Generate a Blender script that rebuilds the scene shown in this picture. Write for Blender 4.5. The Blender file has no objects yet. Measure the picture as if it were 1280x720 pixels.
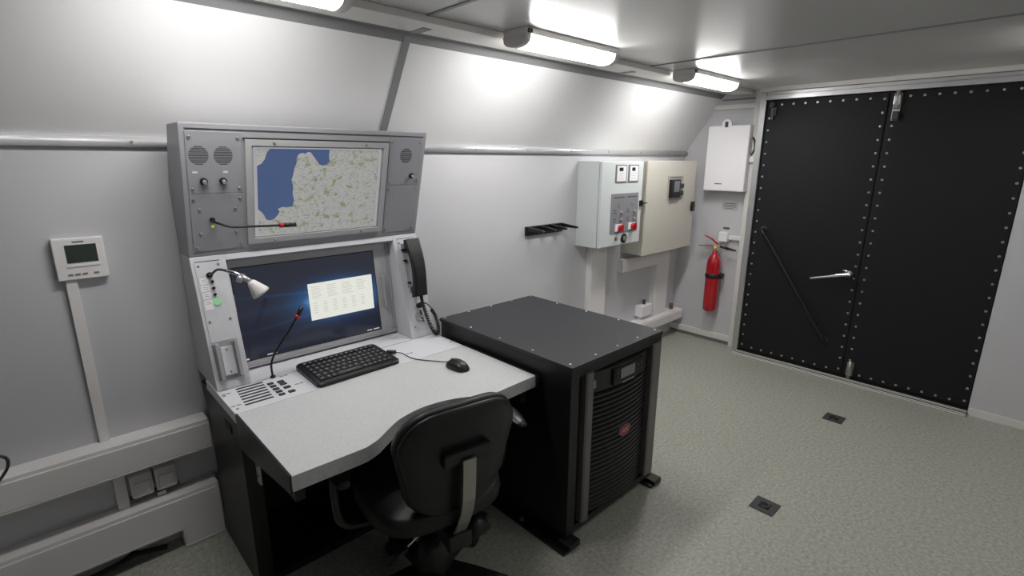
import bpy, bmesh, math, random
from mathutils import Vector, Matrix
random.seed(7)
PI = math.pi
C = bpy.context.scene.collection
# room frame: x runs along the left wall, Y is the distance out from that wall, z is up
def P(x, Y, z): return Vector((x, -Y, z))

# ------------------------------------------------------------------ materials
def lin(c):
    return tuple(((v/255)/12.92 if v/255 <= .04045 else ((v/255+.055)/1.055)**2.4) for v in c)
def mat(name, col, rough=.5, metal=0, noise=0, scale=20, bump=0, spec=.5, coat=0):
    m = bpy.data.materials.new(name); m.use_nodes = True
    nt = m.node_tree; b = nt.nodes['Principled BSDF']
    c = lin(col)
    b.inputs['Base Color'].default_value = (*c, 1)
    b.inputs['Roughness'].default_value = rough
    b.inputs['Metallic'].default_value = metal
    b.inputs['Specular IOR Level'].default_value = spec
    b.inputs['Coat Weight'].default_value = coat
    if noise or bump:
        tc = nt.nodes.new('ShaderNodeTexCoord'); n = nt.nodes.new('ShaderNodeTexNoise')
        n.inputs['Scale'].default_value = scale; n.inputs['Detail'].default_value = 4
        nt.links.new(tc.outputs['Object'], n.inputs['Vector'])
        if noise:
            mr = nt.nodes.new('ShaderNodeMapRange')
            mr.inputs['From Min'].default_value = .3; mr.inputs['From Max'].default_value = .7
            mr.inputs['To Min'].default_value = 1-noise; mr.inputs['To Max'].default_value = 1+noise
            mx = nt.nodes.new('ShaderNodeVectorMath'); mx.operation = 'SCALE'
            mx.inputs[0].default_value = c
            nt.links.new(n.outputs['Fac'], mr.inputs['Value']); nt.links.new(mr.outputs['Result'], mx.inputs['Scale'])
            nt.links.new(mx.outputs['Vector'], b.inputs['Base Color'])
        if bump:
            bp = nt.nodes.new('ShaderNodeBump'); bp.inputs['Strength'].default_value = bump
            bp.inputs['Distance'].default_value = .002
            nt.links.new(n.outputs['Fac'], bp.inputs['Height']); nt.links.new(bp.outputs['Normal'], b.inputs['Normal'])
    return m
def emit(name, col, s):
    m = mat(name, (20, 20, 20), .25)
    b = m.node_tree.nodes['Principled BSDF']
    b.inputs['Emission Color'].default_value = (*lin(col), 1); b.inputs['Emission Strength'].default_value = s
    return m

WALL = mat('wall_panel_grey', (203, 203, 207), .42, noise=.015, scale=3)
SLOPE = mat('slope_panel_white', (222, 222, 223), .30, noise=.015, scale=3, spec=.9)
CEIL = mat('ceiling_panel', (196, 196, 195), .30, noise=.02, scale=2)
TRIMG = mat('grey_trim', (130, 130, 132), .45)
WHITE = mat('white_trunking', (234, 231, 231), .4)
WTRIM = mat('white_painted_steel', (222, 220, 216), .4)
ALU = mat('aluminium', (190, 190, 192), .35, .7)
RAILM = mat('rail_silver', (205, 205, 208), .3, .35)
CHROME = mat('chrome', (225, 225, 228), .15, 1)
STEEL = mat('brushed_steel', (170, 168, 162), .35, .8)
CONS = mat('console_grey', (158, 158, 163), .45, noise=.02, scale=60)
CONL = mat('console_light_grey', (204, 205, 210), .42, noise=.015, scale=60)
CONS2 = mat('console_panel_grey', (150, 151, 157), .45, noise=.02, scale=60)
BEZEL = mat('bezel_grey', (172, 172, 174), .4)
PLATE = mat('desk_plate', (216, 217, 222), .4, noise=.01, scale=50)
DARKG = mat('dark_grey', (62, 62, 64), .5)
BLK = mat('black_plastic', (24, 24, 25), .38)
BLKM = mat('black_matt', (14, 14, 14), .6)
SLOT = mat('slot_black', (52, 53, 56), .8)
RUB = mat('rubber', (20, 20, 20), .7)
DOORM = mat('door_black', (25, 25, 29), .6, noise=.05, scale=6, spec=.3)
RACKT = mat('rack_top', (45, 46, 50), .5, noise=.03, scale=300, bump=.05, spec=.35)
RACK = mat('rack_black', (22, 22, 23), .45)
RACKSTRIP = mat('rack_strip', (112, 108, 106), .38, .3)
FABRIC = mat('chair_vinyl', (22, 22, 22), .5, noise=.04, scale=200, bump=.1)
RED = mat('extinguisher_red', (176, 12, 30), .25, coat=.5)
REDR = mat('red_ring', (190, 25, 35), .4)
CREAM = mat('enclosure_cream', (206, 202, 192), .42)
BOXG = mat('enclosure_grey', (214, 220, 220), .42)
PANG = mat('operator_plate', (138, 138, 144), .5)
HEAT = mat('heater_white', (240, 238, 242), .35)
INK = mat('dark_print', (90, 90, 92), .6)
LCD = mat('lcd_dark', (52, 62, 58), .2)
LCDG = mat('lcd_grey', (120, 128, 132), .3)
GREEN = emit('green_button', (170, 235, 170), .55)
LED = emit('green_led', (200, 220, 90), .5)
LAMPW = mat('lamp_head_white', (225, 222, 222), .35)
BRASS = mat('brass', (200, 180, 140), .35, .5)
TUBE = emit('lit_diffuser', (255, 253, 250), 41.0); TUBE3 = emit('lit_diffuser_dimmer', (255, 253, 250), 32.0); TUBE2 = emit('lit_diffuser_warm', (255, 252, 246), 11.5)

# desktop laminate: light grey with fine flecks
def desk_mat():
    m = mat('desk_laminate', (200, 202, 203), .5)
    nt = m.node_tree; b = nt.nodes['Principled BSDF']
    tc = nt.nodes.new('ShaderNodeTexCoord'); n = nt.nodes.new('ShaderNodeTexNoise')
    mp = nt.nodes.new('ShaderNodeMapping'); mp.inputs['Scale'].default_value = (110, 300, 110)
    n.inputs['Scale'].default_value = 1.6; n.inputs['Detail'].default_value = 5
    r = nt.nodes.new('ShaderNodeValToRGB')
    r.color_ramp.elements[0].position = .36; r.color_ramp.elements[0].color = (*lin((186, 189, 191)), 1)
    r.color_ramp.elements[1].position = .56; r.color_ramp.elements[1].color = (*lin((205, 206, 207)), 1)
    nt.links.new(tc.outputs['Object'], mp.inputs['Vector']); nt.links.new(mp.outputs['Vector'], n.inputs['Vector'])
    nt.links.new(n.outputs['Fac'], r.inputs['Fac']); nt.links.new(r.outputs['Color'], b.inputs['Base Color'])
    return m
DESK = desk_mat()
def floor_mat():
    m = mat('floor_vinyl', (130, 130, 120), .5)
    nt = m.node_tree; b = nt.nodes['Principled BSDF']
    tc = nt.nodes.new('ShaderNodeTexCoord'); n = nt.nodes.new('ShaderNodeTexNoise')
    n.inputs['Scale'].default_value = 60; n.inputs['Detail'].default_value = 9; n.inputs['Roughness'].default_value = .85
    r = nt.nodes.new('ShaderNodeValToRGB')
    r.color_ramp.elements[0].position = .36; r.color_ramp.elements[0].color = (*lin((128, 131, 122)), 1)
    r.color_ramp.elements[1].position = .64; r.color_ramp.elements[1].color = (*lin((192, 192, 180)), 1)
    bp = nt.nodes.new('ShaderNodeBump'); bp.inputs['Strength'].default_value = .03; bp.inputs['Distance'].default_value = .001
    nt.links.new(tc.outputs['Object'], n.inputs['Vector']); nt.links.new(n.outputs['Fac'], r.inputs['Fac'])
    nt.links.new(r.outputs['Color'], b.inputs['Base Color'])
    nt.links.new(n.outputs['Fac'], bp.inputs['Height']); nt.links.new(bp.outputs['Normal'], b.inputs['Normal'])
    return m
FLOOR = floor_mat()

# ------------------------------------------------------------------ mesh builder (room frame coordinates)
class MB:
    def __init__(s): s.bm = bmesh.new(); s.mats = []
    def mi(s, m):
        if m is None: return 0
        if m not in s.mats: s.mats.append(m)
        return s.mats.index(m)
    def faces(s, vs, fs, m=None, smooth=False):
        v = [s.bm.verts.new(P(*p)) for p in vs]; k = s.mi(m); out = []
        for f in fs:
            try: q = s.bm.faces.new([v[i] for i in f])
            except ValueError: continue
            q.material_index = k; q.smooth = smooth; out.append(q)
        return v, out
    def box(s, x0, x1, Y0, Y1, z0, z1, m=None, bev=0):
        v, f = s.faces([(x, Y, z) for x in (x0, x1) for Y in (Y0, Y1) for z in (z0, z1)],
                       [(0, 1, 3, 2), (4, 6, 7, 5), (0, 4, 5, 1), (2, 3, 7, 6), (0, 2, 6, 4), (1, 5, 7, 3)], m)
        if bev: s.bevel(v, bev)
        return s
    def bevel(s, v, w, seg=2):
        vs = set(v); ed = [e for e in s.bm.edges if e.verts[0] in vs and e.verts[1] in vs]
        bmesh.ops.bevel(s.bm, geom=ed, offset=w, segments=seg, affect='EDGES', profile=.6)
    def prism(s, poly, a, b, axis='x', m=None, bev=0, smooth=False):
        # poly: 2-D points in the other two axes (x: (Y,z), Y: (x,z), z: (x,Y)); extruded from a to b
        def q(p, t):
            return {'x': (t, p[0], p[1]), 'Y': (p[0], t, p[1]), 'z': (p[0], p[1], t)}[axis]
        n = len(poly)
        v, f = s.faces([q(p, a) for p in poly]+[q(p, b) for p in poly],
                       [tuple(range(n)), tuple(range(2*n-1, n-1, -1))]+[(i, (i+1) % n, n+(i+1) % n, n+i) for i in range(n)], m, smooth)
        if smooth:
            f[0].smooth = f[1].smooth = False
        if bev: s.bevel(v, bev)
        return s
    def cyl(s, p, q, r, m=None, n=16, r2=None, smooth=True):
        p = Vector(p); q = Vector(q); d = (q-p).normalized()
        a = d.orthogonal().normalized(); b = d.cross(a); r2 = r if r2 is None else r2
        vs = []
        for c, rr in ((p, r), (q, r2)):
            for i in range(n):
                t = 2*PI*i/n; vs.append(tuple(c+a*rr*math.cos(t)+b*rr*math.sin(t)))
        v, f = s.faces(vs, [tuple(range(n)), tuple(range(2*n-1, n-1, -1))]+[(i, (i+1) % n, n+(i+1) % n, n+i) for i in range(n)], m, smooth)
        f[0].smooth = f[1].smooth = False
        return s
    def tube(s, pts, r, m=None, n=10, sub=6):
        pts = [Vector(p) for p in pts]
        if len(pts) > 2 and sub:
            o = []
            for i in range(len(pts)-1):
                p0 = pts[max(i-1, 0)]; p1 = pts[i]; p2 = pts[i+1]; p3 = pts[min(i+2, len(pts)-1)]
                for k in range(sub):
                    t = k/sub
                    o.append(.5*((2*p1)+(p2-p0)*t+(2*p0-5*p1+4*p2-p3)*t*t+(3*p1-p0-3*p2+p3)*t**3))
            o.append(pts[-1]); pts = o
        N = len(pts); rs = r if isinstance(r, (list, tuple)) else [r]*N
        if len(rs) != N: rs = [rs[min(int(i*len(rs)/N), len(rs)-1)] for i in range(N)]
        d = (pts[1]-pts[0]).normalized(); a = d.orthogonal().normalized(); vs = []
        for i, c in enumerate(pts):
            t = (pts[min(i+1, N-1)]-pts[max(i-1, 0)]).normalized()
            a = (a-t*a.dot(t)).normalized(); b = t.cross(a)
            for k in range(n):
                w = 2*PI*k/n; vs.append(tuple(c+a*rs[i]*math.cos(w)+b*rs[i]*math.sin(w)))
        fs = [(i*n+k, i*n+(k+1) % n, (i+1)*n+(k+1) % n, (i+1)*n+k) for i in range(N-1) for k in range(n)]
        fs += [tuple(range(n)), tuple(range(N*n-1, (N-1)*n-1, -1))]
        v, f = s.faces(vs, fs, m, True)
        f[-1].smooth = f[-2].smooth = False
        return s
    def lathe(s, c, prof, m=None, n=24, axis=(0, 0, 1)):
        # prof: (radius, height) along axis from point c
        c = Vector(c); d = Vector(axis).normalized(); a = d.orthogonal().normalized(); b = d.cross(a); vs = []
        for r, h in prof:
            for k in range(n):
                w = 2*PI*k/n; vs.append(tuple(c+d*h+a*max(r, 1e-5)*math.cos(w)+b*max(r, 1e-5)*math.sin(w)))
        N = len(prof)
        fs = [(i*n+k, i*n+(k+1) % n, (i+1)*n+(k+1) % n, (i+1)*n+k) for i in range(N-1) for k in range(n)]
        fs += [tuple(range(n)), tuple(range(N*n-1, (N-1)*n-1, -1))]
        v, f = s.faces(vs, fs, m, True); f[-1].smooth = f[-2].smooth = False
        return s
    def build(s, name, m=None, parent=None, recalc=True):
        if recalc: bmesh.ops.recalc_face_normals(s.bm, faces=s.bm.faces[:])
        me = bpy.data.meshes.new(name)
        off = WORLD.get(parent, Vector((0, 0, 0))) if parent else Vector((0, 0, 0))
        if parent: bmesh.ops.translate(s.bm, verts=s.bm.verts[:], vec=-off)
        s.bm.to_mesh(me); s.bm.free()
        for k in ([m] if m is not None and not s.mats else s.mats): me.materials.append(k)
        o = bpy.data.objects.new(name, me); C.objects.link(o)
        if parent: o.parent = parent; WORLD[o] = off
        else: WORLD[o] = Vector((0, 0, 0))
        return o
WORLD = {}
def tag(o, label=None, cat=None, group=None, kind=None):
    if label: o['label'] = label
    if cat: o['category'] = cat
    if group: o['group'] = group
    if kind: o['kind'] = kind
    return o
def thing(name, label, cat, at, group=None):
    o = bpy.data.objects.new(name, None); o.empty_display_size = .05; C.objects.link(o)
    o.location = P(*at); WORLD[o] = P(*at)
    return tag(o, label, cat, group)
def struct(name, mb, m):
    return tag(mb.build(name, m), kind='structure')
def one(name, mb, m, label, cat, group=None):
    return tag(mb.build(name, m), label, cat, group)
def copy_tree(o, shift, parent=None):
    c = o.copy(); C.objects.link(c); WORLD[c] = WORLD[o]
    if parent: c.parent = parent
    else: c.location = o.location+shift
    for ch in list(o.children):
        copy_tree(ch, shift, c)
    return c
def lerp(a, b, t): return a+(b-a)*t

# a tilted face (in the Y-z plane) from P0 to P1: u = x, t = distance down the face, h = height off it towards the room
class Face:
    def __init__(s, P0, P1):
        s.p = P0; L = math.hypot(P1[0]-P0[0], P1[1]-P0[1]); s.L = L
        s.d = ((P1[0]-P0[0])/L, (P1[1]-P0[1])/L); s.n = (-s.d[1], s.d[0])
        if s.n[0] < 0: s.n = (s.d[1], -s.d[0])
    def at(s, u, t, h=0): return (u, s.p[0]+s.d[0]*t+s.n[0]*h, s.p[1]+s.d[1]*t+s.n[1]*h)
    def N(s): return Vector((0, s.n[0], s.n[1]))
    def box(s, mb, u0, u1, t0, t1, h0, h1, m=None, bev=0):
        v, f = mb.faces([s.at(u, t, h) for u in (u0, u1) for t in (t0, t1) for h in (h0, h1)],
                        [(0, 1, 3, 2), (4, 6, 7, 5), (0, 4, 5, 1), (2, 3, 7, 6), (0, 2, 6, 4), (1, 5, 7, 3)], m)
        if bev: mb.bevel(v, bev)
        return mb
    def disc(s, mb, u, t, r, h0, h1, m=None, n=16, r2=None):
        return mb.cyl(s.at(u, t, h0), s.at(u, t, h1), r, m, n, r2)
    def frame(s, mb, u0, u1, t0, t1, w, h0, h1, m=None):
        s.box(mb, u0, u1, t0, t0+w, h0, h1, m); s.box(mb, u0, u1, t1-w, t1, h0, h1, m)
        s.box(mb, u0, u0+w, t0+w, t1-w, h0, h1, m); s.box(mb, u1-w, u1, t0+w, t1-w, h0, h1, m)
        return mb
    def poly(s, mb, pts, h, m=None):
        mb.faces([s.at(u, t, h) for u, t in pts], [tuple(range(len(pts)))], m); return mb

# ------------------------------------------------------------------ camera
CAMY = 2.3562
cam = bpy.data.cameras.new('camera'); co = bpy.data.objects.new('camera', cam); C.objects.link(co)
cam.sensor_width = 36; cam.lens = 36*638.07/1280; cam.clip_start = .02
r = Vector((0.72568573, -0.68801074, 0.00463017)); u = Vector((0.16516221, 0.18073135, 0.96956569)); fw = Vector((0.66790842, 0.70283526, -0.24478754))
M = Matrix((r, u, -fw)).transposed().to_4x4(); M.translation = Vector((0, -CAMY, 1.6)); co.matrix_world = M
bpy.context.scene.camera = co

# ------------------------------------------------------------------ room shell
XB, XE, YR = -1.9, 4.366, 2.965       # back wall, end wall, right wall
ZR, YC, ZC = 1.654, .313, 2.134      # rail height, ceiling edge of the sloping panel, ceiling height
XD = 4.27                            # door face
struct('floor', MB().box(XB-.1, XE+.1, -.1, YR+.1, -.1, 0), FLOOR)
struct('ceiling', MB().box(XB-.1, XE+.1, -.1, YR+.1, ZC, ZC+.1), CEIL)
prof = [(-.1, 0), (0, 0), (0, ZR), (YC, ZC), (-.1, ZC)]
w = MB()
w.faces([(x, Y, z) for x in (XB-.1, XE+.1) for Y, z in prof],
        [(0, 1, 2, 3, 4), (9, 8, 7, 6, 5), (0, 5, 6, 1), (3, 8, 9, 4), (4, 9, 5, 0)], WALL)
w.faces([(x, Y, z) for x in (XB-.1, XE+.1) for Y, z in prof[1:3]], [(0, 2, 3, 1)], WALL)
w.faces([(x, Y, z) for x in (XB-.1, XE+.1) for Y, z in prof[2:4]], [(0, 2, 3, 1)], SLOPE)
bmesh.ops.remove_doubles(w.bm, verts=w.bm.verts[:], dist=1e-5)
struct('wall_left', w, None)
prof2 = [(YR+.1, 0), (YR, 0), (YR, ZR), (YR-YC, ZC), (YR+.1, ZC)]
struct('wall_right', MB().prism(prof2, XB-.1, XE+.1, 'x'), WALL)
struct('wall_back', MB().box(XB-.1, XB, -.1, YR+.1, 0, ZC), TRIMG)
wf = MB()
wf.box(XE, XE+.1, -.1, .70, 0, ZC); wf.box(XE, XE+.1, 2.18, YR+.1, 0, ZC); wf.box(XE, XE+.1, .70, 2.18, 2.04, ZC)
wf.box(XE+.06, XE+.1, .70, 2.18, 0, 2.04)
struct('wall_end', wf, WALL)
# right of the doors the wall stands flush with the door leaves
struct('trim_1', MB().box(XD-.02, XE, 2.205, YR, .0, 2.10), WALL)
# trims: slope edge, panel seams, ceiling seams
def slope_strip(x, w_, h=.006):
    d = Vector((0, YC, ZC-ZR)).normalized(); n = Vector((0, d.z, -d.y))
    vs = []
    for xx in (x-w_/2, x+w_/2):
        for a, b in ((0, ZR), (YC, ZC)):
            for hh in (0, h): vs.append((xx, a+n.y*hh, b+n.z*hh))
    mb = MB(); mb.faces(vs, [(0, 1, 3, 2), (4, 6, 7, 5), (0, 4, 5, 1), (2, 3, 7, 6), (0, 2, 6, 4), (1, 5, 7, 3)]); return mb
struct('trim_2', slope_strip(1.324, .035), TRIMG)
struct('trim_3', slope_strip(-1.2, .035), TRIMG)
struct('trim_4', MB().prism([(YC-.03, ZC-.045), (YC+.004, ZC-.012), (YC+.055, ZC-.010), (YC+.055, ZC-.0005), (YC-.005, ZC-.0005)], XB, XE-.002, 'x'), TRIMG)
for i, x in enumerate((1.245, 2.81, -.32)):
    struct('trim_%d' % (5+i), MB().box(x-.009, x+.009, .56, YR-YC, ZC-.004, ZC+.001), TRIMG)
# rail along the left wall at the foot of the slope
def rail(x0, x1, n):
    pr = [(0.0005, ZR-.019), (.010, ZR-.019)]
    for k in range(9):
        t = -PI/2+PI*k/8; pr.append((.014+.016*math.cos(t), ZR+.019*math.sin(t)))
    pr += [(.006, ZR+.019)]
    o = struct('trim_%d' % n, MB().prism(pr, x0, x1, 'x', smooth=True), RAILM)
    x = x0+.12
    while x < x1:
        MB().cyl((x, .028, ZR), (x, .033, ZR), .005, n=10).build('screw', STEEL, o); x += .42
rail(XB, .455, 8); rail(1.38, XE-.002, 9)
# end wall: skirting, channel band, posts
struct('baseboard_end', MB().box(XE-.028, XE, .0, .585, .035, .085, bev=.003), WTRIM)
struct('trim_10', MB().box(XE-.012, XE, .0, .585, .0, .03), TRIMG)
struct('trim_11', MB().box(XE-.05, XE, .585, .645, 0, ZC-.001, bev=.004), WTRIM)
struct('trim_12', MB().box(XD-.02, XE, .648, .695, 0, 2.10, bev=.004), ALU)
struct('trim_13', MB().box(XE-.03, XE, .245, .585, 2.005, 2.04, bev=.002), WTRIM)
struct('trim_14', MB().box(XE-.015, XE, .30, .585, 2.075, 2.085), TRIMG)
tr = MB(); tr.box(XD-.035, XE, .70, YR-.02, 2.045, 2.075); tr.box(XD-.025, XE, .70, YR-.02, 2.078, 2.10)
struct('trim_15', tr, RAILM)
struct('trim_16', MB().box(XD-.05, XE, .648, YR-.05, 2.103, ZC-.0005, bev=.003), WTRIM)
th = MB(); th.box(XD-.06, XE-.05, .68, 2.205, 0, .012, BLKM); th.box(XD-.085, XD-.06, .68, 2.205, 0, .014, WTRIM, .002)
th.box(XD-.045, XD-.022, .68, 2.205, .012, .022, WTRIM, .002); th.box(XD-.01, XE-.05, .68, 2.205, .012, .03, BLKM)
struct('trim_17', th, None)
struct('baseboard_right', MB().box(XD-.035, XD-.02, 2.21, YR, 0, .045), WTRIM)

# ------------------------------------------------------------------ door leaves
rivet_me = None
def rivet(parent, Y, z):
    global rivet_me
    if rivet_me is None:
        o = MB().cyl((0, 0, 0), (-.004, 0, 0), .0085, n=10, r2=.006).build('rivet', ALU)
        rivet_me = o.data; bpy.data.objects.remove(o)
    o = bpy.data.objects.new('rivet', rivet_me); C.objects.link(o); o.location = P(XD, Y, z); o.parent = parent
def door(n, Y0, Y1):
    m = MB().box(XD, XD+.055, Y0, Y1, .036, 2.040, bev=.003)
    d = struct('door_%d' % n, m, DOORM)
    k = 23
    for i in range(k):
        z = lerp(.075, 2.0, i/(k-1))
        rivet(d, Y0+.022, z); rivet(d, Y1-.022, z)
    h = 9
    for i in range(1, h):
        Y = lerp(Y0+.022, Y1-.022, i/h); rivet(d, Y, 2.008); rivet(d, Y, .062)
    return d
d1 = door(1, .702, 1.472); d2 = door(2, 1.492, 2.200)
MB().box(XD+.01, XD+.05, 1.4725, 1.4915, .036, 2.04).build('seal', BLKM, d1)
# lever handle, diagonal pull bar and bolts
hd = MB().cyl((XD, 1.415, .80), (XD-.012, 1.415, .80), .030, n=24).cyl((XD-.012, 1.415, .80), (XD-.055, 1.415, .80), .016, n=16).build('handle', CHROME, d1)
MB().tube([(XD-.055, 1.44, .812), (XD-.058, 1.38, .797), (XD-.06, 1.28, .768), (XD-.058, 1.185, .742)], [.013]*10+[.010]*9, n=10).cyl((XD-.055, 1.445, .825), (XD-.055, 1.385, .835), .008).build('lever', CHROME, hd)
pb = MB().tube([(XD-.001, .787, 1.069), (XD-.035, .795, 1.05), (XD-.045, .84, .99), (XD-.045, 1.29, .34), (XD-.035, 1.325, .295), (XD-.001, 1.331, .279)], .012, n=10, sub=5).build('pull_bar', BLK, d1)
for Y, z in ((.787, 1.072), (1.331, .276)): MB().cyl((XD, Y, z), (XD-.006, Y, z), .022, n=16).build('mounting_foot', DARKG, pb)
bo = MB().box(XD-.008, XD, 1.503, 1.545, 1.86, 2.03).build('top_bolt', STEEL, d2)
MB().cyl((XD-.02, 1.524, 1.93), (XD-.02, 1.524, 2.055), .014).box(XD-.03, XD-.004, 1.506, 1.542, 1.955, 2.015, bev=.004).build('bolt_barrel', ALU, bo)
MB().box(XD-.034, XD-.008, 1.512, 1.545, 1.862, 1.915, bev=.003).build('bolt_knob', DARKG, bo)
bo = MB().box(XD-.008, XD, 1.503, 1.545, .045, .15).build('bottom_bolt', STEEL, d2)
MB().cyl((XD-.02, 1.524, .03), (XD-.02, 1.524, .16), .012).box(XD-.03, XD-.004, 1.506, 1.542, .05, .11, bev=.004).build('bolt_barrel', STEEL, bo)
MB().box(XD-.02, XD, .735, .775, 1.93, 1.99, bev=.004).box(XD-.035, XD-.02, .748, .762, 1.90, 1.97).build('latch', DARKG, d1)
MB().cyl((XD, .742, 2.01), (XD-.03, .742, 2.01), .018).build('hinge_knuckle', DARKG, d1)

# ------------------------------------------------------------------ ceiling trunking and lamps
ct = one('ceiling_trunking', MB().box(XB, XE-.06, .405, .572, ZC-.028, ZC-.0005, bev=.003), WTRIM,
         'long flat white cable trunking under the ceiling beside the lamps', 'cable trunking')
for x in (1.29, 2.75): MB().box(x-.02, x+.02, .402, .50, ZC-.031, ZC-.027).build('joint_clip', TRIMG, ct)
def lamp(x0, label, L=.655, right=False):
    Y0, Y1 = (YR-.725, YR-.585) if right else (.585, .725); zt = ZC-.001
    t = thing('ceiling_lamp', label, 'ceiling lamp', (x0+L/2, (Y0+Y1)/2, zt), 'white strip lamps along the ceiling edge')
    MB().box(x0, x0+L, Y0, Y1, zt-.026, zt, bev=.002).build('housing', WTRIM, t)
    pr = [(Y0+.002, zt-.026)]
    for k in range(9):
        a = PI*k/8; pr.append(((Y0+Y1)/2-(Y1-Y0)/2*.96*math.cos(a), zt-.030-.040*math.sin(a)**.7))
    pr.append((Y1-.002, zt-.026))
    MB().prism(pr, x0+.028, x0+L-.028, 'x', smooth=True).build('diffuser', TUBE2 if right else (TUBE3 if x0 < 1 else TUBE), t)
    c = .5*(Y0+Y1)
    pe = [(c+(y-c)*1.03, zt-.026+(z-zt+.026)*1.06) for y, z in pr]
    MB().prism(pe, x0-.004, x0+.03, 'x', smooth=True).build('end_cap', TRIMW, t)
    MB().prism(pe, x0+L-.03, x0+L+.004, 'x', smooth=True).build('end_cap', TRIMW, t)
    MB().box(x0+.008, x0+.030, Y1, Y1+.008, zt-.024, zt-.006).build('rocker_switch', BLKM, t)
    return t
TRIMW = mat('lamp_end_cap', (205, 200, 198), .45)
lamp(.205, 'bright strip lamp at top left, its near part outside the frame')
lamp(1.625, 'bright strip lamp above the operator console, middle one of three')
lamp(3.045, 'bright strip lamp nearest the dark double doors')
lamp(3.045, 'strip lamp of the right-hand row just outside the frame, nearest the double doors', right=True)
lamp(1.625, 'strip lamp of the right-hand row outside the frame, farther from the doors', right=True)

# ------------------------------------------------------------------ left wall: trunking, thermostat, sockets
tu = thing('cable_trunking', 'upper wide white cable trunking on the left wall below the thermostat', 'cable trunking', (-.7, 0, .42))
MB().box(XB, .412, .0005, .085, .420, .545, bev=.003).build('trunking_body', WHITE, tu)
MB().box(XB, .412, .085, .092, .428, .530, bev=.002).build('cover', WHITE, tu)
MB().box(XB, .412, .0845, .094, .419, .4265, bev=.001).build('cover_lip', WTRIM, tu)
tl = thing('cable_trunking', 'lower white cable trunking on the left wall, stepping down to the floor at the console', 'cable trunking', (-.7, 0, .09))
MB().prism([(XB, .092), (.262, .092), (.262, .004), (.412, .004), (.412, .245), (XB, .245)], .0005, .085, 'Y').build('trunking_body', WHITE, tl)
MB().prism([(XB, .100), (.268, .100), (.268, .012), (.412, .012), (.412, .230), (XB, .230)], .085, .092, 'Y').build('cover', WHITE, tl)
lp = MB(); lp.box(XB, .262, .0845, .095, .091, .099); lp.box(.262, .412, .0845, .095, .003, .011); lp.build('cover_lip', WTRIM, tl)
one('cable_conduit', MB().box(.062, .094, .0005, .018, .546, 1.178, bev=.002), WHITE,
    'narrow white cable conduit running down from the thermostat', 'conduit')
one('cable_conduit', MB().box(.075, .112, .0005, .030, .2455, .4195, bev=.002), WHITE,
    'short white conduit between the two trunkings beside the sockets', 'conduit')
th = thing('thermostat', 'white wall thermostat with a dark display on the left wall', 'thermostat', (.115, 0, 1.18))
MB().box(.045, .187, .0005, .028, 1.180, 1.326, bev=.004).build('body', WHITE, th)
MB().box(.078, .164, .028, .0295, 1.240, 1.303).build('screen', LCD, th)
MB().box(.075, .167, .028, .0305, 1.225, 1.232, bev=.001).build('flap_edge', LAMPW, th)
for x in (.080, .100, .120, .152): MB().box(x-.007, x+.007, .028, .030, 1.196, 1.202).build('button', TRIMG, th)
MB().box(.100, .132, .0279, .0286, 1.3105, 1.315).build('printed_name', INK, th)
so = thing('wall_socket', 'pair of white round-edged wall sockets between the trunkings', 'socket', (.20, 0, .26))
for x0 in (.122, .204):
    q = MB().box(x0, x0+.076, .0005, .045, .275, .375, bev=.012).build('socket', WHITE, so)
    MB().box(x0+.010, x0+.066, .045, .050, .285, .345, bev=.006).build('socket_cover', WHITE, q)
MB().box(.118, .285, .0003, .022, .262, .274, bev=.002).build('back_plate', DARKG, so)
MB().box(.205, .235, .0005, .03, .2455, .262).build('cable_stub', WHITE, so)
one('cable_bundle', MB().tube([(-.1, .05, .012), (.02, .055, .03), (.09, .05, .04), (.15, .05, .03), (.2, .04, .012)], .011, n=8)
    .tube([(.03, .03, .012), (.1, .035, .05), (.12, .02, .075)], .008, n=8), RUB,
    'short dark cable lying on the floor under the lower trunking', 'cable')
one('hanging_cable', MB().tube([(-.33, .13, .58), (-.25, .12, .645), (-.205, .115, .648), (-.181, .11, .630), (-.180, .11, .603), (-.195, .11, .575), (-.225, .12, .55), (-.30, .13, .53)], .005, n=8), DARKG,
    'loop of dark cable above the upper trunking at the left edge', 'cable')

# ------------------------------------------------------------------ operator console
xl, xr = .4165, 1.41
FA = Face((.295, 1.716), (.163, 1.236))      # upper face
FB = Face((.163, 1.236), (.304, .74))        # lower sloping cheeks
FM = Face((.110, 1.212), (.165, .742))       # recessed monitor plane
con = thing('operator_console', 'grey metal operator console with map display, monitor and curved desk', 'console', (.91, .35, 0))
# upper housing: solid prism with back chamfer
up = MB().prism([(.295, 1.716), (.163, 1.236), (.012, 1.236), (.012, 1.51), (.125, 1.716)], xl, xr, 'x', bev=.004)
uh = up.build('upper_housing', CONS, con)
def seam_rect(F, u0, u1, t0, t1, name, m, parent, h=.003):
    return F.box(MB(), u0, u1, t0, t1, 0, h, bev=.0008).build(name, m, parent)
pa = seam_rect(FA, .434, .612, .028, .250, 'speaker_panel', CONS2, con)
pb_ = seam_rect(FA, .434, .612, .252, .476, 'microphone_panel', CONS2, con)
pc = seam_rect(FA, 1.222, 1.392, .026, .242, 'speaker_panel', CONS2, con)
pd = seam_rect(FA, 1.222, 1.392, .245, .476, 'blank_panel', CONS2, con)
pal = FA.box(MB(), .434, 1.392, .018, .0215, 0, .002).build('panel_seam', DARKG, con)
def screws(F, pts, parent, h=.003, r_=.0055):
    for a, b in pts: F.disc(MB(), a, b, r_, h, h+.004, n=10, r2=r_*.7).build('screw', STEEL, parent)
screws(FA, [(.446, .048), (.600, .048), (.446, .232), (.600, .232)], pa)
screws(FA, [(.446, .272), (.600, .272), (.446, .460), (.600, .460), (.462, .312), (.582, .312), (.462, .405), (.582, .405)], pb_)
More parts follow.
